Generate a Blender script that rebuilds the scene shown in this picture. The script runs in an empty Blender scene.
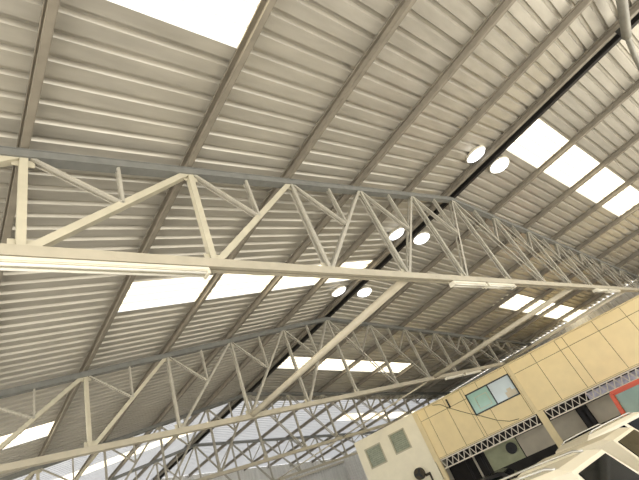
import bpy, bmesh, math, random
from mathutils import Vector, Matrix
random.seed(4)
C = bpy.context.scene.collection
S, CZ = 2.8, 2.4                       # metres per fitted unit, eye height
def U(x, y, z): return Vector((S*x, S*y, S*z + CZ))

# ------------------------------------------------------------------ materials
def mat(name, col, rough=.6, metal=0., var=.0, scale=6., bump=0., col2=None, spec=.4, stretch=None):
    m = bpy.data.materials.new(name); m.use_nodes = True
    nt = m.node_tree; b = nt.nodes['Principled BSDF']
    b.inputs['Roughness'].default_value = rough; b.inputs['Metallic'].default_value = metal
    b.inputs['Specular IOR Level'].default_value = spec
    tc = nt.nodes.new('ShaderNodeTexCoord'); mp = nt.nodes.new('ShaderNodeMapping')
    if stretch: mp.inputs['Scale'].default_value = stretch
    nt.links.new(tc.outputs['Object'], mp.inputs['Vector'])
    n = nt.nodes.new('ShaderNodeTexNoise'); n.inputs['Scale'].default_value = scale; n.inputs['Detail'].default_value = 6
    nt.links.new(mp.outputs['Vector'], n.inputs['Vector'])
    r = nt.nodes.new('ShaderNodeValToRGB')
    c2 = col2 if col2 else tuple(max(0, c*(1-var)) for c in col)
    r.color_ramp.elements[0].position = .3; r.color_ramp.elements[1].position = .7
    r.color_ramp.elements[0].color = (*c2, 1); r.color_ramp.elements[1].color = (*col, 1)
    nt.links.new(n.outputs['Fac'], r.inputs['Fac']); nt.links.new(r.outputs['Color'], b.inputs['Base Color'])
    if bump:
        bp = nt.nodes.new('ShaderNodeBump'); bp.inputs['Strength'].default_value = bump
        nt.links.new(n.outputs['Fac'], bp.inputs['Height']); nt.links.new(bp.outputs['Normal'], b.inputs['Normal'])
    return m
def srgb(r, g, b):
    f = lambda c: (c/255/12.92) if c/255 <= .04045 else ((c/255+.055)/1.055)**2.4
    return (f(r), f(g), f(b))
def emit(name, col, st, base=None):
    m = mat(name, base or col, .4); b = m.node_tree.nodes['Principled BSDF']
    b.inputs['Emission Color'].default_value = (*col, 1); b.inputs['Emission Strength'].default_value = st
    return m
def translucent(name, col, k=.9):
    m = bpy.data.materials.new(name); m.use_nodes = True; nt = m.node_tree
    for n in list(nt.nodes): nt.nodes.remove(n)
    o = nt.nodes.new('ShaderNodeOutputMaterial'); mx = nt.nodes.new('ShaderNodeMixShader')
    t = nt.nodes.new('ShaderNodeBsdfTranslucent'); d = nt.nodes.new('ShaderNodeBsdfDiffuse')
    n = nt.nodes.new('ShaderNodeTexNoise'); n.inputs['Scale'].default_value = 1.5
    r = nt.nodes.new('ShaderNodeValToRGB')
    r.color_ramp.elements[0].color = (*(c*.85 for c in col), 1); r.color_ramp.elements[1].color = (*col, 1)
    tc = nt.nodes.new('ShaderNodeTexCoord'); nt.links.new(tc.outputs['Object'], n.inputs['Vector'])
    nt.links.new(n.outputs['Fac'], r.inputs['Fac'])
    for q in (t, d): nt.links.new(r.outputs['Color'], q.inputs['Color'])
    mx.inputs[0].default_value = 1-k
    nt.links.new(t.outputs[0], mx.inputs[1]); nt.links.new(d.outputs[0], mx.inputs[2]); nt.links.new(mx.outputs[0], o.inputs['Surface'])
    return m
M = dict(
 sheet=mat('galvanised_sheet', srgb(203,199,189), .36, .48, .16, 3., col2=srgb(183,179,169), stretch=(.4,2,1)),
 sheet_pale=translucent('pale_fibre_roof_sheet', (.42,.43,.45), .30),  # far roof sheets, paler and partly translucent
 purlin=mat('purlin_steel', srgb(150,143,130), .55, .1, .25, 5.),
 ridge=mat('ridge_steel', srgb(152,145,132), .55, .1, .25, 5.),
 chord=mat('truss_paint', srgb(190,184,164), .5, 0, .14, 5.),
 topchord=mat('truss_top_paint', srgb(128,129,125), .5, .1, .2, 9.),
 web=mat('truss_web_paint', srgb(174,170,158), .55, 0, .2, 7.),
 lattice=mat('girder_paint', srgb(232,224,206), .5, 0, .1, 6.),
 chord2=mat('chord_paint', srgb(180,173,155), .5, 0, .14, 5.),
 tie=mat('tie_pipe_paint', srgb(206,198,178), .5, 0, .15, 5.),
 sky=translucent('skylight_sheet', (.74,.67,.50)),
 lamp=emit('lamp_lens', (.93,.96,1.), 1.6),
 white=mat('white_enamel', srgb(222,217,200), .35, 0, .04, 4.),
 tube=mat('tube_glass', srgb(232,230,220), .2),
 beige=mat('beige_panel', srgb(240,220,170), .6, 0, .07, 2.5, bump=.02),
 beige_trim=mat('beige_trim', srgb(230,212,166), .55, 0, .1, 4.),
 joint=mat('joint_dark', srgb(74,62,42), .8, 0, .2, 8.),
 cream=mat('cream_plaster', srgb(244,236,210), .7, 0, .06, 3., bump=.03),
 frame=mat('window_frame', srgb(196,188,160), .45, 0, .1, 6.),
 dframe=mat('dark_frame', srgb(58,62,62), .4, .2, .1, 6.),
 louvre=mat('louvre_glass', srgb(168,174,152), .25, 0, .25, 8.),
 teal=mat('teal_glass', srgb(168,206,190), .08, 0, .1, 2., spec=.7),
 pale=mat('pale_glass', srgb(214,228,232), .08, 0, .1, 2., spec=.7),
 back=mat('end_wall_sheet', srgb(222,220,214), .55, 0, .15, 2., stretch=(3,3,.4)),
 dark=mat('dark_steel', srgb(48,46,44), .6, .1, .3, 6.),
 shutter=mat('grey_brown_panel', srgb(212,202,178), .65, 0, .15, 2.),
 dado=mat('dark_wainscot', srgb(50,46,42), .7, 0, .4, 3.),  # plain dark tone over the whole lower wall
 green=mat('faded_green_panel', srgb(186,188,150), .6, 0, .3, 2.),
 apron=mat('bright_concrete', srgb(206,202,194), .8, 0, .1, .5),
 floor=mat('concrete', srgb(140,136,128), .7, 0, .2, .8, bump=.04),
 car=mat('white_car_paint', srgb(240,230,204), .25, 0, .02, 1., spec=.6),
 black_car=mat('black_car_paint', srgb(26,27,32), .2, 0, .1, 1., spec=.6),
 red=mat('red_paint', srgb(220,92,58), .35, 0, .12, 2., spec=.5),
 glass=mat('dark_auto_glass', srgb(16,19,18), .06, 0, .2, 2., spec=.12),
 ggreen=mat('greenish_glass', srgb(120,150,132), .08, 0, .2, 2., spec=.6),
 rubber=mat('tyre_rubber', srgb(30,30,30), .8, 0, .2, 10.),
 rim=mat('alloy', srgb(170,170,168), .3, .8, .1, 5.),
 plastic=mat('black_trim', srgb(36,35,33), .5, 0, .2, 8.),
 tail=mat('red_lens', srgb(150,24,20), .2, 0, .1, 6.),
 chrome=mat('bright_trim', srgb(214,212,204), .2, .6, .05, 5.),
 cable=mat('cable_sheath', srgb(64,54,36), .6, 0, .1, 9.),
 duct_pale=mat('pale_lilac_paint', srgb(226,222,236), .5, 0, .4, 6.),
 duct=mat('duct_zinc', srgb(150,148,140), .45, .2, .2, 5.),
)

# ------------------------------------------------------------------ builders
def obj(name, bm, m, parent=None, smooth=False):
    bm.normal_update()
    bmesh.ops.recalc_face_normals(bm, faces=bm.faces[:])
    if parent is not None and parent.get('local') is None and not (parent.parent and parent.parent.get('local')):
        bmesh.ops.translate(bm, verts=bm.verts[:], vec=-parent.matrix_basis.translation if parent.parent is None else -(parent.matrix_basis.translation + parent.parent.matrix_basis.translation))
    me = bpy.data.meshes.new(name); bm.to_mesh(me); bm.free()
    o = bpy.data.objects.new(name, me); C.objects.link(o)
    me.materials.append(M[m])
    if smooth: me.polygons.foreach_set('use_smooth', [True]*len(me.polygons))
    if parent is not None: o.parent = parent
    return o
def tag(o, label, cat, group=None):
    o['label'] = label; o['category'] = cat
    if group: o['group'] = group
    return o
def thing(name, label, cat, loc, group=None):
    o = bpy.data.objects.new(name, None); o.empty_display_size = .1; C.objects.link(o); o.location = loc
    return tag(o, label, cat, group)
def struct(name, bm, m, parent=None):
    o = obj(name, bm, m, parent)
    if parent is None: o['kind'] = 'structure'
    return o
def box(bm, c, d, mtx=None):
    r = bmesh.ops.create_cube(bm, size=1); vs = r['verts']
    for v in vs: v.co = Vector((v.co.x*d[0]+c[0], v.co.y*d[1]+c[1], v.co.z*d[2]+c[2]))
    if mtx is not None: bmesh.ops.transform(bm, matrix=mtx, verts=vs)
    return vs
def bar(bm, a, b, w, h, side=Vector((0,1,0)), off=(0,0)):
    """box from a to b: w along 'side', h across; off shifts it along (side, across)"""
    a, b = Vector(a), Vector(b); d = (b-a).normalized()
    s = (side - d*side.dot(d)).normalized(); t = d.cross(s)
    a = a + s*off[0] + t*off[1]; b = b + s*off[0] + t*off[1]
    vs = [bm.verts.new(p + s*i*w/2 + t*j*h/2) for p in (a,b) for i,j in ((-1,-1),(1,-1),(1,1),(-1,1))]
    for f in ((0,1,2,3),(4,5,6,7),(0,1,5,4),(1,2,6,5),(2,3,7,6),(3,0,4,7)): bm.faces.new([vs[k] for k in f])
def tube(bm, pts, r, n=10):
    pts = [Vector(p) for p in pts]; rings = []
    for i, p in enumerate(pts):
        d = (pts[min(i+1,len(pts)-1)] - pts[max(i-1,0)]).normalized()
        s = d.orthogonal().normalized() if abs(d.z) > .95 else d.cross(Vector((0,0,1))).normalized()
        t = d.cross(s)
        rings.append([bm.verts.new(p + (s*math.cos(2*math.pi*k/n) + t*math.sin(2*math.pi*k/n))*r) for k in range(n)])
    for A, B in zip(rings, rings[1:]):
        for k in range(n): bm.faces.new((A[k], A[(k+1)%n], B[(k+1)%n], B[k]))
    bm.faces.new(rings[0]); bm.faces.new(rings[-1])
def disc(bm, c, axis, r, h, n=20, r2=None):
    q = Vector((0,0,1)).rotation_difference(Vector(axis).normalized()).to_matrix().to_4x4()
    bmesh.ops.create_cone(bm, cap_ends=True, segments=n, radius1=r, radius2=r if r2 is None else r2, depth=h, matrix=Matrix.Translation(Vector(c)) @ q)
NB = bmesh.new

# ------------------------------------------------------------------ roof
RX, SL = 3.5, .15
def zr(x): return 2.0 - SL*abs(x-RX)            # underside of purlins (units)
PD = .16                                         # purlin depth, metres
SH = .012                                        # sheet thickness gap
Y0, Y1 = -4.5, 28.0
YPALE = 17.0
A_, B_, C_, D_ = (-1.6,.80), (.80,RX), (RX,6.23), (6.23,8.64)
SKY = {  # (column) -> list of (y0)
 0: [.75, 12.75], 1: [6.5, 19.0], 2: [.75, 12.75], 3: [6.5, 19.0] }
cols = [A_, B_, C_, D_]
def profile(ya, yb):
    pts = []; y = ya
    while y < yb - 1e-6:
        pts += [(y,0), (y+.16,0), (y+.17,.052), (y+.218,.052)]
        y += .25
    pts.append((yb, 0)); return pts
def sheet(bm, xr, ya, yb, lift=0.):
    pr = profile(ya, yb); n = 4
    xs = [xr[0] + (xr[1]-xr[0])*k/n for k in range(n+1)]
    rows = []
    for x in xs:
        z = zr(x)*S + CZ + PD + SH + lift
        rows.append([bm.verts.new((x*S, y, z+h)) for y, h in pr])
    for a, b in zip(rows, rows[1:]):
        for k in range(len(pr)-1): bm.faces.new((a[k], a[k+1], b[k+1], b[k]))
near, far = NB(), NB()
for ci, xr in enumerate(cols):
    cuts = sorted(SKY[ci]); y = Y0
    for c in cuts + [None]:
        e = c if c is not None else Y1
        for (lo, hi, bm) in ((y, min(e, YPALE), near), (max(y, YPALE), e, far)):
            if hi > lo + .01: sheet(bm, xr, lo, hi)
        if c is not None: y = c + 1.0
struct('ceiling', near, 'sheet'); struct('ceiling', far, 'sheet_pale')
rc = NB()                                        # ridge capping closing the ridge gap
for s in (-1, 1):
    a = U(RX, 0, zr(RX)); z0 = a.z + PD + SH + .06
    vs = [rc.verts.new((a.x, Y0, z0+.02)), rc.verts.new((a.x+s*.3, Y0, z0-.045+.02)), rc.verts.new((a.x+s*.3, Y1, z0-.045+.02)), rc.verts.new((a.x, Y1, z0+.02))]
    rc.faces.new(vs)
struct('trim_1', rc, 'sheet')
_w = ['left roof slope beyond the outermost left purlin panel', 'left roof slope below the ridge', 'right roof slope below the ridge', 'low right roof slope near the eave']
bayname = {.75:'in front of the nearest truss', 6.5:'just behind the nearest truss', 12.75:'just behind the second truss', 19.0:'just behind the third truss', 25.0:'by the end wall'}
short = ['outer left slope', 'left slope beside the ridge', 'right slope beside the ridge', 'right slope near the eave']
for ci, xr in enumerate(cols):
    for y in SKY[ci]:
        bm = NB(); sheet(bm, xr, y, y+1.0, .006)
        o = obj('skylight_sheet', bm, 'sky')
        tag(o, 'bright translucent skylight, %s, %s' % (short[ci], bayname[y]), 'skylight', 'translucent skylight strips in the roof')

# purlins
PX_L = [2.79, 2.103, 1.447, .795, .13]
PX_R = [4.21, 4.89, 5.55, 6.2, 6.86, 7.53, 8.2]
def purlin(x, label, m='purlin', w=.075, open_side=1, cat='purlin', nm='roof_purlin'):
    z0 = zr(x)*S + CZ; X = x*S; bm = NB(); t = .008; L = Y1 - Y0 - .1; yc = (Y0+Y1)/2
    ang = math.atan(SL) * (-1 if x < RX else 1); 
    R = Matrix.Translation((X, yc, z0 + .004)) @ Matrix.Rotation(ang if abs(x-RX) > .1 else 0, 4, 'Y')
    box(bm, (-open_side*w/2, 0, PD/2), (t, L, PD), R)
    box(bm, (0, 0, t/2), (w, L, t), R); box(bm, (0, 0, PD-t/2-.004), (w, L, t), R)
    box(bm, (open_side*(w/2-t/2), 0, .012), (t, L, .022), R); box(bm, (open_side*(w/2-t/2), 0, PD-.014), (t, L, .02), R)
    o = obj(nm, bm, m); return tag(o, label, cat, 'steel purlins under the roof sheets')
ordn = ['first','second','third','fourth','fifth','sixth','seventh']
for k, x in enumerate(PX_L): purlin(x, 'grey steel purlin on the left roof slope, %s one left of the ridge beams' % ordn[k], open_side=-1)
for k, x in enumerate(PX_R): purlin(x, 'grey steel purlin on the right roof slope, %s one right of the ridge beams' % ordn[k], open_side=-1)
purlin(RX-.055, 'wide grey ridge beam, the left of the pair along the ridge', 'ridge', .1, -1, 'ridge beam', 'ridge_beam')
purlin(RX+.055, 'dark ridge beam, the right of the pair along the ridge', 'dark', .1, -1, 'ridge beam', 'ridge_beam')  # dark colour stands in for the shade on this beam

# ------------------------------------------------------------------ trusses
NODES = [-1.2,-.53] + PX_L[::-1] + [RX] + PX_R
CH = .05                                         # chord half depth below purlins (m)
def top(x): return U(x, 0, zr(x)) - Vector((0,0,.075))
def bot(x): return U(x, 0, 1.0)
def two(bm, a, b, w=.05, gap=.05):
    t = .007
    for s in (-1, 1):
        bar(bm, a, b, t, w, off=(s*gap, 0))
        bar(bm, a, b, .03, t, off=(s*(gap-.015), -w/2 if s < 0 else w/2))
def truss(yu, label, rank):
    y = yu*S; T = lambda p: Vector((p.x, y, p.z))
    root = thing('roof_truss', label, 'truss', (bot(RX).x, y, bot(RX).z-.07), 'steel roof trusses')
    xa, xb = NODES[0], 8.55
    bm = NB()
    for s in (-1, 1):
        bar(bm, T(bot(xa)), T(bot(xb)), .05, .12, off=(s*.04, 0))
    bar(bm, T(bot(xa)), T(bot(xb)), .1, .02, off=(0, .05))
    x = xa+.3
    while x < xb: box(bm, T(bot(x)), (.12,.132,.05)); x += .66
    obj('bottom_chord', bm, 'chord2', root)
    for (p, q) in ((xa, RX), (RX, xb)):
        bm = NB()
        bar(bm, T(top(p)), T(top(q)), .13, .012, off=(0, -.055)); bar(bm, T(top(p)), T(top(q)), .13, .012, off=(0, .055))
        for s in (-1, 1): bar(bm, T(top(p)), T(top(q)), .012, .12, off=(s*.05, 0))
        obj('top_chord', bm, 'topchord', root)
    for x in NODES:
        bm = NB(); box(bm, T(bot(x)) + Vector((0,0,.1)), (.2,.012,.14)); obj('gusset_plate', bm, 'chord', root)
        bm = NB(); box(bm, T(top(x)) - Vector((0,0,.09)), (.2,.012,.12)); obj('gusset_plate', bm, 'chord', root)
    heavy = lambda x: x < 1.0
    def member(nm, a, b, w, solid, gap=.05):
        bm = NB()
        if solid: bar(bm, a, b, .085, w)
        else: two(bm, a, b, w, gap)
        obj(nm, bm, 'chord' if solid else 'web', root)
    for i, x in enumerate(NODES):
        member('post', T(top(x)), T(bot(x)), .075 if heavy(x) else .05, heavy(x))
        if x < RX:
            xn = NODES[i+1]; a, b = T(bot(x)), T(top(xn)); t0, t1 = T(top(x)), T(top(xn))
        elif i < len(NODES)-1:
            xn = NODES[i+1]; a, b = T(bot(xn)), T(top(x)); t0, t1 = T(top(xn)), T(top(x))
        else: continue
        member('diagonal', a, b, .08 if heavy(x) else .05, heavy(x))
        mid = a.lerp(b, .5); tm = t0.lerp(t1, .5)
        if abs(x-RX) < 4.0:
            member('sub_brace', t0, mid, .03, False, .04)
            member('sub_post', tm, mid, .03, False, .04)
    return root
truss(1.26, 'nearest cream roof truss crossing the whole picture, its bottom chord widest at left', 1)
truss(3.43, 'second roof truss behind the nearest one, crossing the lower middle of the picture', 2)
truss(5.60, 'third roof truss, running from the lower edge up to the white office block', 3)
truss(7.78, 'farthest roof truss in view, just before the end wall', 4)

# longitudinal ties
def tie(x, ya, yb, r, label, nm='tie_pipe', m='tie', cat='tie pipe'):
    bm = NB(); tube(bm, [U(x, ya, 1.01), U(x, yb, 1.01)], r, 14); o = obj(nm, bm, m, smooth=True); tag(o, label, cat)
g = .04
tie(2.12, 1.26+g/2, 3.43-g/2, .075, 'thick pale tie pipe from the nearest truss to the second, under the left slope')
tie(4.98, 1.26+g/2, 3.43-g/2, .075, 'thick pale tie pipe from the nearest truss to the second, under the right slope')
tie(4.98, 3.43+g/2, 5.6-g/2, .03, 'thin tie rod from the second truss to the third', 'tie_rod', 'tie', 'tie rod')
tie(4.98, 5.6+g/2, 7.78-g/2, .03, 'thin tie rod from the third truss to the farthest', 'tie_rod', 'tie', 'tie rod')
tie(7.0, 1.26+g/2, 3.43-g/2, .06, 'grey eave strut above the beige wall between the first and second trusses', 'eave_strut', 'tie', 'strut')

# batten lights on the chords
def batten(x, yu, ln, label, dz=-.06, dy=0.):
    c = U(x, yu, 1.0) + Vector((0, dy, dz)); r = thing('ceiling_light', label, 'light', c, 'strip lights on the trusses')
    bm = NB(); box(bm, c + Vector((0,0,-.035)), (ln,.13,.055)); 
    bmesh.ops.bevel(bm, geom=bm.edges[:], offset=.01, segments=2, affect='EDGES'); obj('housing', bm, 'white', r)
    for s in (-1,1):
        bm = NB(); tube(bm, [c + Vector((-ln/2+.04, s*.035, -.078)), c + Vector((ln/2-.04, s*.035, -.078))], .015, 10); obj('lamp_tube', bm, 'tube', r, True)
        bm = NB(); box(bm, c + Vector((s*(ln/2-.02), 0, -.078)), (.035,.13,.04)); obj('end_cap', bm, 'white', r)
batten(.32, 1.26, 2.45, 'very long white strip light under the nearest truss at the left edge')
batten(2.78, 1.26, 1.25, 'white strip light under the nearest truss, left of the two middle ones')
batten(3.26, 1.26, 1.25, 'white strip light under the nearest truss, right of the two middle ones')
batten(5.75, 1.26, 1.25, 'white strip light under the nearest truss, left of the two by the beige wall')
batten(6.25, 1.26, 1.25, 'white strip light under the nearest truss, right of the two by the beige wall')
batten(5.45, 3.43, 1.25, 'white strip light under the second truss, left of its two')
batten(5.95, 3.43, 1.25, 'white strip light under the second truss, right of its two')

# round ridge lamps
for yu, wh in ((.77,'in front of the nearest truss'), (1.85,'just behind the nearest truss'), (2.88,'farthest of the three pairs')):
    for x, sd in ((3.31,'left'), (3.735,'right')):
        nrm = Vector((SL if x < RX else -SL, 0, -1)).normalized()
        c = U(x, yu, zr(x)) + Vector((0,0,PD-.02)); 
        r = thing('ceiling_lamp', 'round white roof lamp, %s of the ridge beams, %s' % (sd, wh), 'lamp', c, 'round lamps along the ridge')
        bm = NB(); disc(bm, c, nrm, .27, .05, 28); obj('rim', bm, 'white', r)
        bm = NB(); disc(bm, c + nrm*.05, nrm, .25, .05, 28, .2); obj('lens', bm, 'lamp', r)

# zinc pipe hung by the ridge at the top right
r = thing('roof_pipe', 'bent grey zinc pipe crossing the ridge beams at the top right corner', 'pipe', U(3.62,-.5,1.9))
bm = NB(); tube(bm, [U(2.793,-.599,1.86), U(3.04,-.557,1.87), U(3.31,-.512,1.888), U(3.40,-.49,1.886)], .085, 14); obj('pipe_run', bm, 'duct', r, True)
bm = NB(); tube(bm, [U(3.39,-.492,1.886), U(3.493,-.484,1.885), U(3.656,-.46,1.865), U(4.05,-.42,1.82), U(4.4,-.4,1.78)], .05, 14); obj('pipe_branch', bm, 'duct', r, True)
bm = NB(); box(bm, U(3.40,-.49,1.886)+Vector((0,0,.15)), (.03,.1,.2)); obj('bracket', bm, 'dark', r)

# ------------------------------------------------------------------ beige mezzanine wall (22 degrees off the grid)
a = math.radians(22)
P0 = Vector((6.9*S, 3.4*S, 0)); uu = Vector((-math.sin(a), math.cos(a), 0)); nn = Vector((math.cos(a), math.sin(a), 0))
WM = Matrix((( uu.x, nn.x, 0, P0.x), (uu.y, nn.y, 0, P0.y), (0,0,1,0), (0,0,0,1)))   # local (s, depth, z)
def W(s, d, z): return WM @ Vector((s, d, z))
def wbox(bm, s0, s1, d0, d1, z0, z1): return box(bm, ((s0+s1)/2,(d0+d1)/2,(z0+z1)/2), (s1-s0, d1-d0, z1-z0), WM)
ZB, ZT, SM = 2.87, 5.05, 4.58
SN, SE = -11.6, 5.0
WN = (.07, 2.28, 3.77, 4.73)      # window
joints = [SN, -9.6, -8.2, -6.7, -5.35, -4.13, -2.76, -2.40, -1.26, .0, 1.57, 2.42, 3.33, 4.36, SE]
bm = NB(); g = .02
def panel(s0, s1, z0, z1):
    if s1-s0 > .03 and z1-z0 > .03:
        vs = wbox(bm, s0+g/2, s1-g/2, 0, .04, z0+g/2, z1-g/2)
for s0, s1 in zip(joints, joints[1:]):
    for z0, z1 in ((ZB, SM), (SM, ZT)):
        lo, hi = max(s0, WN[0]), min(s1, WN[1]); zl, zh = max(z0, WN[2]), min(z1, WN[3])
        if lo < hi and zl < zh:
            panel(s0, lo, z0, z1); panel(hi, s1, z0, z1); panel(lo, hi, z0, zl); panel(lo, hi, zh, z1)
        else: panel(s0, s1, z0, z1)
wall = struct('wall_right', bm, 'beige')
bm = NB()
for (s0,s1,z0,z1) in ((SN,WN[0],ZB,ZT),(WN[1],SE,ZB,ZT),(WN[0],WN[1],ZB,WN[2]),(WN[0],WN[1],WN[3],ZT)): wbox(bm, s0, s1, .04, .1, z0, z1)
obj('wall_backing', bm, 'joint', wall)
bm = NB()
wbox(bm, SN, SE, -.03, .12, ZT, ZT+.05); wbox(bm, SN, SE, -.035, .1, ZB-.05, ZB)
wbox(bm, SE-.22, SE+.02, -.05, .1, ZB-.05, ZT)
wbox(bm, -.16, .0, -.03, 0, ZB, ZT)
struct('trim_2', bm, 'beige_trim')
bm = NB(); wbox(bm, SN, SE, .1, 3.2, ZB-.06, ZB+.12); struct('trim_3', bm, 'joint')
bm = NB(); wbox(bm, SN, SE, .1, 3.2, ZT-.06, ZT+.02); struct('ceiling', bm, 'beige_trim')
# window in it
wr = thing('window_1', 'x', 'window', W(1.2, 0, 3.77)); del wr['label']; del wr['category']; wr['kind'] = 'structure'
bm = NB(); s0,s1,z0,z1 = WN
for q in ((s0,s1,z0,z0+.05),(s0,s1,z1-.05,z1),(s0,s0+.05,z0,z1),(s1-.05,s1,z0,z1)): wbox(bm, q[0],q[1],-.03,.07,q[2],q[3])
wbox(bm, 1.14,1.19,-.02,.06,z0,z1); obj('window_frame', bm, 'dframe', wr)
bm = NB(); wbox(bm, 1.19,2.23,.02,.03,z0+.05,z1-.05); p1 = obj('pane', bm, 'teal', wr)
bm = NB()
for q in ((1.35,1.95,3.92,3.94),(1.35,1.95,4.44,4.46),(1.35,1.37,3.92,4.46),(1.93,1.95,3.92,4.46)): wbox(bm,q[0],q[1],0,.02,q[2],q[3])
obj('sash', bm, 'frame', wr)
bm = NB(); wbox(bm, .12,1.14,.02,.03,z0+.05,z1-.05); obj('pane', bm, 'pale', wr)
bm = NB(); wbox(bm, .14,.62,.0,.02,z0+.06,z0+.3); wbox(bm, .3,.5,.0,.02,z0+.3,z0+.42); obj('window_screen', bm, 'shutter', wr)  # beige reflection on the pale pane, built as flat boxes
# cable
bm = NB(); tube(bm, [W(s,-.015,z) for s,z in ((3.9,5.0),(3.53,4.86),(3.3,4.62),(2.9,4.28),(2.49,3.95),(2.1,3.68),(1.58,3.26),(1.11,3.0),(.7,2.93))], .012, 6)
tag(obj('wall_cable', bm, 'cable', smooth=True), 'thin dark cable drooping across the beige wall under the window', 'cable')
bm = NB(); wbox(bm, 3.13,3.2,-.06,0,4.55,4.95); tag(obj('wall_bracket', bm, 'dark'), 'short dark upright bracket on the beige wall left of the window', 'bracket')

# lattice girder below
def girder(s0, s1, label):
    r = thing('lattice_girder', label, 'girder', W((s0+s1)/2, .05, 2.4))
    for z, nm in ((2.78,'upper_chord'), (2.42,'lower_chord')):
        bm = NB(); wbox(bm, s0, s1, .0, .1, z-.025, z+.025); obj(nm, bm, 'lattice', r)
    n = round((s1-s0)/.3); st = (s1-s0)/n
    for k in range(n):
        p, q = s0+k*st, s0+(k+1)*st; m = (p+q)/2
        for (i, j) in ((p, m), (q, m)):
            bm = NB(); bar(bm, W(i,.05,2.76), W(j,.05,2.44), .04, .03, side=nn); obj('lattice_bar', bm, 'lattice', r)
girder(.02, 4.75, 'cream lattice girder under the beige wall, left of the cream column')
girder(-7.0, -.4, 'cream lattice girder under the beige wall, right of the cream column')
bm = NB(); wbox(bm, -6.9, -2.2, .5, .85, 2.45, 2.72); tag(obj('service_duct', bm, 'duct_pale'), 'pale lilac service duct behind the right lattice girder', 'duct')  # invented box in place of the brightly lit clutter behind the girder
# columns
def column(s, label, z1=2.82, w=.3, m='beige_trim'):
    r = thing('steel_column', label, 'column', W(s, .05, 0)); 
    bm = NB(); wbox(bm, s-w/2, s+w/2, -.06, .0, 0, z1); wbox(bm, s-w/2, s+w/2, .1, .16, 0, z1); wbox(bm, s-.06, s+.06, 0, .1, 0, z1); obj('shaft', bm, m, r)
    bm = NB(); wbox(bm, s-w/2-.08, s+w/2+.08, -.14, .24, 0, .025); obj('base_plate', bm, 'dark', r)
column(-.2, 'cream column below the beige wall, between the two lattice girders')
column(4.87, 'cream column at the corner of the beige wall and the white office block', 2.82, .2)
column(-7.2, 'cream column under the near end of the beige wall')

# ground-floor wall behind the girders
D = 1.5
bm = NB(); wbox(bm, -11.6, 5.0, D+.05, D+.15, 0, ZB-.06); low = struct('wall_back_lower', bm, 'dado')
bm = NB()
for s0, s1 in ((-6.8,-5.2),(-5.1,-3.4),(-3.3,-1.95),(-1.45,-.05),(.0,1.45)):
    wbox(bm, s0, s1, D, D+.05, 1.5, 2.36)
struct('trim_4', bm, 'shutter')
bm = NB(); wbox(bm, 1.5, 3.1, D, D+.05, 1.5, 2.4); struct('trim_5', bm, 'green')
for s, lb in ((-1.82,'dark post under the girder, left of the red cab, next to a paler gap'), (-1.58,'dark post under the girder, nearer the cream column')):
    bm = NB(); wbox(bm, s-.07, s+.07, D-.3, D-.15, 0, 2.4); tag(obj('dark_post', bm, 'dark'), lb, 'post')
for k, (s, lb) in enumerate(((3.25,'dark upright pipe under the left girder, by the faded green panel'), (3.6,'pale upright pipe under the left girder, middle of three'), (4.0,'dark upright pipe under the left girder, by the white office block'))):
    bm = NB(); tube(bm, [W(s, D-.3, 0), W(s, D-.3, 2.86)], .05, 10); tag(obj('wall_pipe', bm, 'tie' if k == 1 else 'dark', smooth=True), lb, 'pipe')
r = thing('wall_fan', 'round dark wall fan on the faded green panel under the girder', 'fan', W(1.85, D, 2.0))
bm = NB(); disc(bm, W(1.85, D-.08, 2.05), nn, .24, .14, 24); obj('fan_housing', bm, 'plastic', r)
bm = NB(); disc(bm, W(1.85, D-.17, 2.05), nn, .06, .04, 16); obj('fan_hub', bm, 'dark', r)
for k in range(4):
    t = k*math.pi/2+.4; bm = NB(); bar(bm, W(1.85, D-.165, 2.05), W(1.85+.2*math.cos(t), D-.165, 2.05+.2*math.sin(t)), .01, .08, side=nn); obj('fan_blade', bm, 'dark', r)

# white office block
bm = NB(); zt = 5.03
wins = [(5.74, 6.65, 3.77, 4.72), (7.2, 8.14, 3.68, 4.62)]
ss = [SE+.02, 5.74, 6.65, 7.2, 8.14, 8.55]
wbox(bm, ss[0], ss[1], 0, .15, 0, zt); wbox(bm, ss[2], ss[3], 0, .15, 0, zt); wbox(bm, ss[4], ss[5], 0, .15, 0, zt)
for (s0,s1,z0,z1) in wins: wbox(bm, s0,s1,0,.15,0,z0); wbox(bm, s0,s1,0,.15,z1,zt)
wbox(bm, 8.40, 8.55, .15, 3.2, 0, zt); wbox(bm, SE+.02, SE+.17, .15, 3.2, 0, zt)
wbox(bm, ss[0], ss[-1], 0, 3.2, zt, zt+.08)
struct('wall_office', bm, 'cream')
for k, (s0,s1,z0,z1) in enumerate(wins):
    wr = thing('window_%d' % (k+2), 'x', 'w', W((s0+s1)/2, 0, z0)); del wr['label']; del wr['category']; wr['kind'] = 'structure'
    bm = NB()
    for q in ((s0,s1,z0,z0+.06),(s0,s1,z1-.06,z1),(s0,s0+.06,z0,z1),(s1-.06,s1,z0,z1)): wbox(bm, q[0],q[1],-.02,.1,q[2],q[3])
    obj('window_frame', bm, 'frame', wr)
    bm = NB(); wbox(bm, s0+.06, s1-.06, .05, .06, z0+.06, z1-.06); obj('pane', bm, 'louvre', wr)
    bm = NB(); z = z0+.1
    while z < z1-.08:
        bar(bm, W(s0+.06,.035,z), W(s1-.06,.035,z), .05, .006, side=(nn*.6+Vector((0,0,.8)))); z += .085
    obj('louvre_slats', bm, 'louvre', wr)
    if k == 0:
        pass
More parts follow.
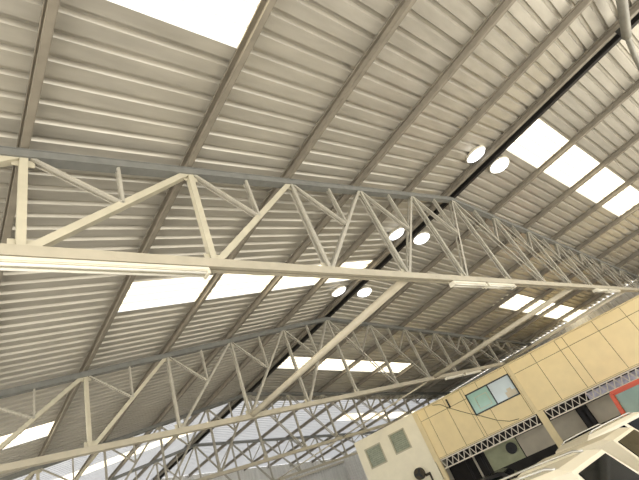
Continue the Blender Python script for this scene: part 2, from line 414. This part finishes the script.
# fan box on the white block
r = thing('extractor_fan', 'dark brown caged fan on the white office block wall under its windows', 'fan', W(5.9, 0, 2.35))
bm = NB(); disc(bm, W(5.92,-.1,2.66), nn, .25, .2, 24); obj('fan_drum', bm, 'cable', r)
bm = NB(); disc(bm, W(5.92,-.22,2.66), nn, .07, .04, 16); obj('fan_hub', bm, 'dark', r)
for k in range(3):
    bm = NB(); t = k*2*math.pi/3; bar(bm, W(5.92,-.21,2.66), W(5.92+.22*math.cos(t),-.21,2.66+.22*math.sin(t)), .01, .1, side=nn); obj('fan_blade', bm, 'plastic', r)
bm = NB(); wbox(bm, 5.45, 5.7, -.07, 0, 2.45, 2.56); wbox(bm, 5.45,5.52,-.07,0,2.2,2.5); obj('wall_arm', bm, 'cable', r)

# ------------------------------------------------------------------ outer shell
bm = NB(); y = 27.9; pts = []; x = -4.5
while x < 24.2: pts += [(x,0),(x+.15,0),(x+.17,.03),(x+.22,.03)]; x += .24
lo = [bm.verts.new((x, y+h, 0)) for x,h in pts]; hi = [bm.verts.new((x, y+h, zr(x/S)*S+CZ+PD-.02)) for x,h in pts]
for k in range(len(pts)-1): bm.faces.new((lo[k],lo[k+1],hi[k+1],hi[k]))
struct('wall_back', bm, 'back')
for k, z in enumerate((1.2, 2.7, 4.2, 5.7)):
    bm = NB(); box(bm, (9.8, 27.82, z), (28.4, .08, .12)); tag(obj('wall_girt', bm, 'tie'), 'horizontal rail on the corrugated end wall, %s from the floor' % ordn[k], 'rail', 'rails on the end wall')
bm = NB(); x = 8.62*S; y = -5.
pts = []
while y < 27.9: pts += [(y,0),(y+.15,0),(y+.17,.03),(y+.22,.03)]; y += .24
lo = [bm.verts.new((x+h, y, 0)) for y,h in pts]; hi = [bm.verts.new((x+h, y, zr(8.62)*S+CZ+PD-.0)) for y,h in pts]
for k in range(len(pts)-1): bm.faces.new((lo[k],lo[k+1],hi[k+1],hi[k]))
struct('wall_side', bm, 'back')
bm = NB(); box(bm, (6, 8, -.05), (120, 120, .1)); struct('floor', bm, 'apron')  # unseen ground outside, made bright to bounce light up to the roof ribs
bm = NB(); box(bm, (9.8, 12.7, .005), (28.6, 30.4, .01)); struct('floor_inside', bm, 'floor')

# ------------------------------------------------------------------ vehicles
def car(name, loc, rot, label, paint='car', H=1.78, L=4.6, Wd=1.86, rails=True, glass='glass', quarter=True):
    """local axes: x across, -y forward, z up"""
    r = thing(name, label, 'car', loc); r['local'] = 1; r.rotation_euler.z = rot
    belt = H*.58; h = L/2
    def loft(bm, secs):
        rings = []
        for (y, z0, z1, w0, w1) in secs:
            c = .06
            rings.append([bm.verts.new(p) for p in ((-w0/2,y,z0),(-w0/2-.0,y,(z0+z1)/2),(-w1/2,y,z1-c),(-w1/2+c*1.4,y,z1),(w1/2-c*1.4,y,z1),(w1/2,y,z1-c),(w0/2,y,(z0+z1)/2),(w0/2,y,z0))])
        for A, B in zip(rings, rings[1:]):
            for k in range(8): bm.faces.new((A[k],A[(k+1)%8],B[(k+1)%8],B[k]))
        bm.faces.new(rings[0]); bm.faces.new(rings[-1])
    bm = NB()
    loft(bm, [(-h,.35,belt*.72,Wd*.86,Wd*.78),(-h+.12,.28,belt*.9,Wd*.96,Wd*.88),(-h+1.1,.26,belt,Wd,Wd*.93),(0,.26,belt+.03,Wd,Wd*.94),(h-.3,.28,belt+.03,Wd*.99,Wd*.92),(h,.36,belt*.9,Wd*.9,Wd*.84)])
    body = obj('body', bm, paint, r, False)
    # cabin
    yb0, yt0, yt1, yb1 = -h+1.0, -h+1.72, h-.42, h-.06
    wb, wt = Wd*.92, Wd*.74
    bm = NB(); c = .07
    def ring(y, z, w): return [bm.verts.new((-w/2,y,z)), bm.verts.new((w/2,y,z))]
    P = {}
    for nm, y, z, w in (('fb',yb0,belt-.02,wb),('ft',yt0,H-.07,wt),('fr',yt0+.22,H,wt-.16),('rr',yt1-.2,H,wt-.16),('rt',yt1,H-.08,wt),('rb',yb1,belt-.02,wb)): P[nm] = ring(y,z,w)
    for p, q in (('fb','ft'),('ft','fr'),('fr','rr'),('rr','rt'),('rt','rb'),('rb','fb')): bm.faces.new((P[p][0],P[p][1],P[q][1],P[q][0]))
    for s in (0,1): bm.faces.new([P[k][s] for k in ('fb','ft','rt','rb')]); bm.faces.new([P[k][s] for k in ('ft','fr','rr','rt')])
    obj('cabin', bm, paint, r)
    def quad(nm, pts, m, off, th=.015, par=r):
        bm = NB(); n = (Vector(pts[1])-Vector(pts[0])).cross(Vector(pts[2])-Vector(pts[0])).normalized()
        if n.dot(Vector(off)) < 0: n = -n
        A = [bm.verts.new(Vector(p)+n*th) for p in pts]; B = [bm.verts.new(Vector(p)-n*.02) for p in pts]
        bm.faces.new(A); bm.faces.new(B)
        for k in range(len(pts)): bm.faces.new((A[k],A[(k+1)%len(pts)],B[(k+1)%len(pts)],B[k]))
        return obj(nm, bm, m, par)
    def lp(p, q, t): return p + (q-p)*t
    def cab(t, v, s):  # point on the side: t along length, v up 0..1
        y = lp(lp(yb0,yb1,t), lp(yt0,yt1,t), v); return (s*lp(wb/2,wt/2,v), y, lp(belt-.02,H-.07,v))
    ws = lambda u, v, y0, y1: (u*lp(wb/2,wt/2,v), lp(y0,y1,v), lp(belt-.02,H-.07,v))
    quad('windshield', [ws(-.88,.08,yb0,yt0), ws(.88,.08,yb0,yt0), ws(.9,.94,yb0,yt0), ws(-.9,.94,yb0,yt0)], glass, (0,-1,.5))
    quad('rear_window', [ws(-.86,.2,yb1,yt1), ws(.86,.2,yb1,yt1), ws(.86,.9,yb1,yt1), ws(-.86,.9,yb1,yt1)], glass, (0,1,.5))
    for s in (-1,1):
        for t0, t1 in ((.06,.36),(.40,.68),(.72,.93))[:3 if quarter else 2]:
            quad('side_window', [cab(t0,.15,s), cab(t1,.15,s), cab(t1,.88,s), cab(t0+.02,.88,s)], glass, (s,0,.2))
        for y in (-h+.9, h-.95):
            bm = NB(); disc(bm, (s*(Wd/2-.1), y, .36), (1,0,0), .36, .24, 24); wh = obj('wheel', bm, 'rubber', r)
            bm = NB(); disc(bm, (s*(Wd/2+.025), y, .36), (1,0,0), .23, .03, 16); obj('rim', bm, 'rim', wh)
        bm = NB(); box(bm, (s*(Wd/2+.06), yb0+.25, belt+.06), (.2,.1,.15)); bmesh.ops.bevel(bm, geom=bm.edges[:], offset=.03, segments=2, affect='EDGES'); obj('wing_mirror', bm, paint, r)
        bm = NB(); box(bm, (s*Wd*.33, -h+.06, belt*.74), (.4,.2,.14)); obj('headlight', bm, 'chrome', r)
        bm = NB(); box(bm, (s*Wd*.42, h-.06, belt*.78), (.14,.2,.3)); obj('tail_light', bm, 'tail', r)
        if rails:
            bm = NB(); x = s*(wt/2-.1); tube(bm, [(x,yt0+.25,H-.0),(x,yt0+.4,H+.05),(x,(yt0+yt1)/2,H+.06),(x,yt1-.4,H+.05),(x,yt1-.25,H)], .02, 8); obj('roof_rail', bm, 'chrome', r, True)
        bm = NB(); tube(bm, [(-.2*s+s*.35,yb0-.02,belt+.02),(s*.0+.25*s-.3,yb0+.3,belt+.3)], .012, 6); obj('wiper', bm, 'plastic', r)
    bm = NB(); box(bm, (0,-h+.03,.42), (Wd*.84,.16,.22)); obj('front_bumper', bm, 'plastic', r)
    bm = NB(); box(bm, (0,h-.02,.45), (Wd*.84,.14,.22)); obj('rear_bumper', bm, 'plastic', r)
    bm = NB(); box(bm, (0,-h+.02,belt*.62), (.8,.14,.16)); obj('grille', bm, 'plastic', r)
    return r
def place(name, cx, cy, deg, *k, **kw): return car(name, (cx, cy, 0), math.radians(deg), *k, **kw)
place('white_suv', 7.6, 5.35, 180, 'white car with roof rails, rear window towards the camera, nearest of the parked cars', H=1.8, L=4.7)
place('white_suv', 11.05, 5.85, 180, 'white car at the right picture edge, beside the nearest white car', H=1.7, L=4.6, quarter=False, rails=False)
place('white_suv', 14.75, 5.35, 65, 'white car parked side-on behind the two front white cars', H=1.72, L=4.4)
place('black_car', 16.6, 11.2, 22, 'black car parked under the beige wall behind the white cars', paint='black_car', H=1.6, rails=False)

# red cab
r = thing('red_truck', 'red truck cab with greenish glass behind the white cars at the right edge', 'truck', (19.0, 5.2, 0)); r['local'] = 1; r.rotation_euler.z = 0
bm = NB(); box(bm, (0,0,.85), (2.0,1.9,.9)); bmesh.ops.bevel(bm, geom=bm.edges[:], offset=.08, segments=2, affect='EDGES'); obj('cab_body', bm, 'red', r)
bm = NB(); box(bm, (0,0,2.33), (2.0,1.7,.16)); bmesh.ops.bevel(bm, geom=bm.edges[:], offset=.06, segments=2, affect='EDGES'); obj('cab_roof', bm, 'red', r)
for sx in (-1,1):
    for sy in (-1,1):
        bm = NB(); bar(bm, (sx*.92,sy*.88,1.25), (sx*.92,sy*.76,2.3), .12, .26); obj('cab_pillar', bm, 'red', r)
    bm = NB(); box(bm, (sx*.92,0,1.78), (.03,1.5,.95)); obj('side_window', bm, 'ggreen', r)
    for y in (-.5,):
        pass
bm = NB(); box(bm, (0,-.82,1.78), (1.75,.03,.95)); obj('windshield', bm, 'ggreen', r)
bm = NB(); box(bm, (0,.82,1.78), (1.75,.03,.95)); obj('rear_window', bm, 'ggreen', r)
bm = NB(); box(bm, (0,1.9,.75), (1.9,1.9,.25)); obj('load_bed', bm, 'dark', r)
for sx in (-1,1):
    for y in (-.3,2.1):
        bm = NB(); disc(bm, (sx*.9,y,.42), (1,0,0), .42, .26, 24); obj('wheel', bm, 'rubber', r)
bm = NB(); box(bm, (0,-.98,.5), (1.9,.12,.25)); obj('front_bumper', bm, 'plastic', r)

for o in bpy.data.objects:
    if 'local' in o: del o['local']

# ------------------------------------------------------------------ light, camera
w = bpy.data.worlds.new('world'); bpy.context.scene.world = w; w.use_nodes = True
nt = w.node_tree; bg = nt.nodes['Background']; bg.inputs['Color'].default_value = (.97,.98,1,1); bg.inputs['Strength'].default_value = 1.0
sun = bpy.data.lights.new('sun', 'SUN'); sun.energy = 5; sun.angle = math.radians(2); sun.color = (1,.95,.85)
so = bpy.data.objects.new('sun', sun); C.objects.link(so); so.rotation_euler = (math.radians(25), math.radians(-22), 0); so.location = (0,0,30)
Rm = [[0.7588125651825447, -0.5438727235277392, -0.35833776178851945], [0.09327899313506664, 0.6352580417338253, -0.766646104700346], [0.6445948497783662, 0.5483153116729689, 0.5327736842451779]]
cd = bpy.data.cameras.new('camera'); cam = bpy.data.objects.new('camera', cd); C.objects.link(cam)
X, Yd, F = (Vector(v) for v in Rm)
mw = Matrix((X, -Yd, -F)).transposed().to_4x4(); mw.translation = (0,0,CZ); cam.matrix_world = mw
cd.sensor_width = 36; cd.sensor_fit = 'HORIZONTAL'; cd.lens = 414.1656494422526/639*36; cd.clip_start = .05; cd.clip_end = 300
sc = bpy.context.scene; sc.camera = cam
sc.view_settings.view_transform = 'Standard'; sc.view_settings.look = 'None'; sc.view_settings.gamma = 1; sc.view_settings.exposure = 1.3
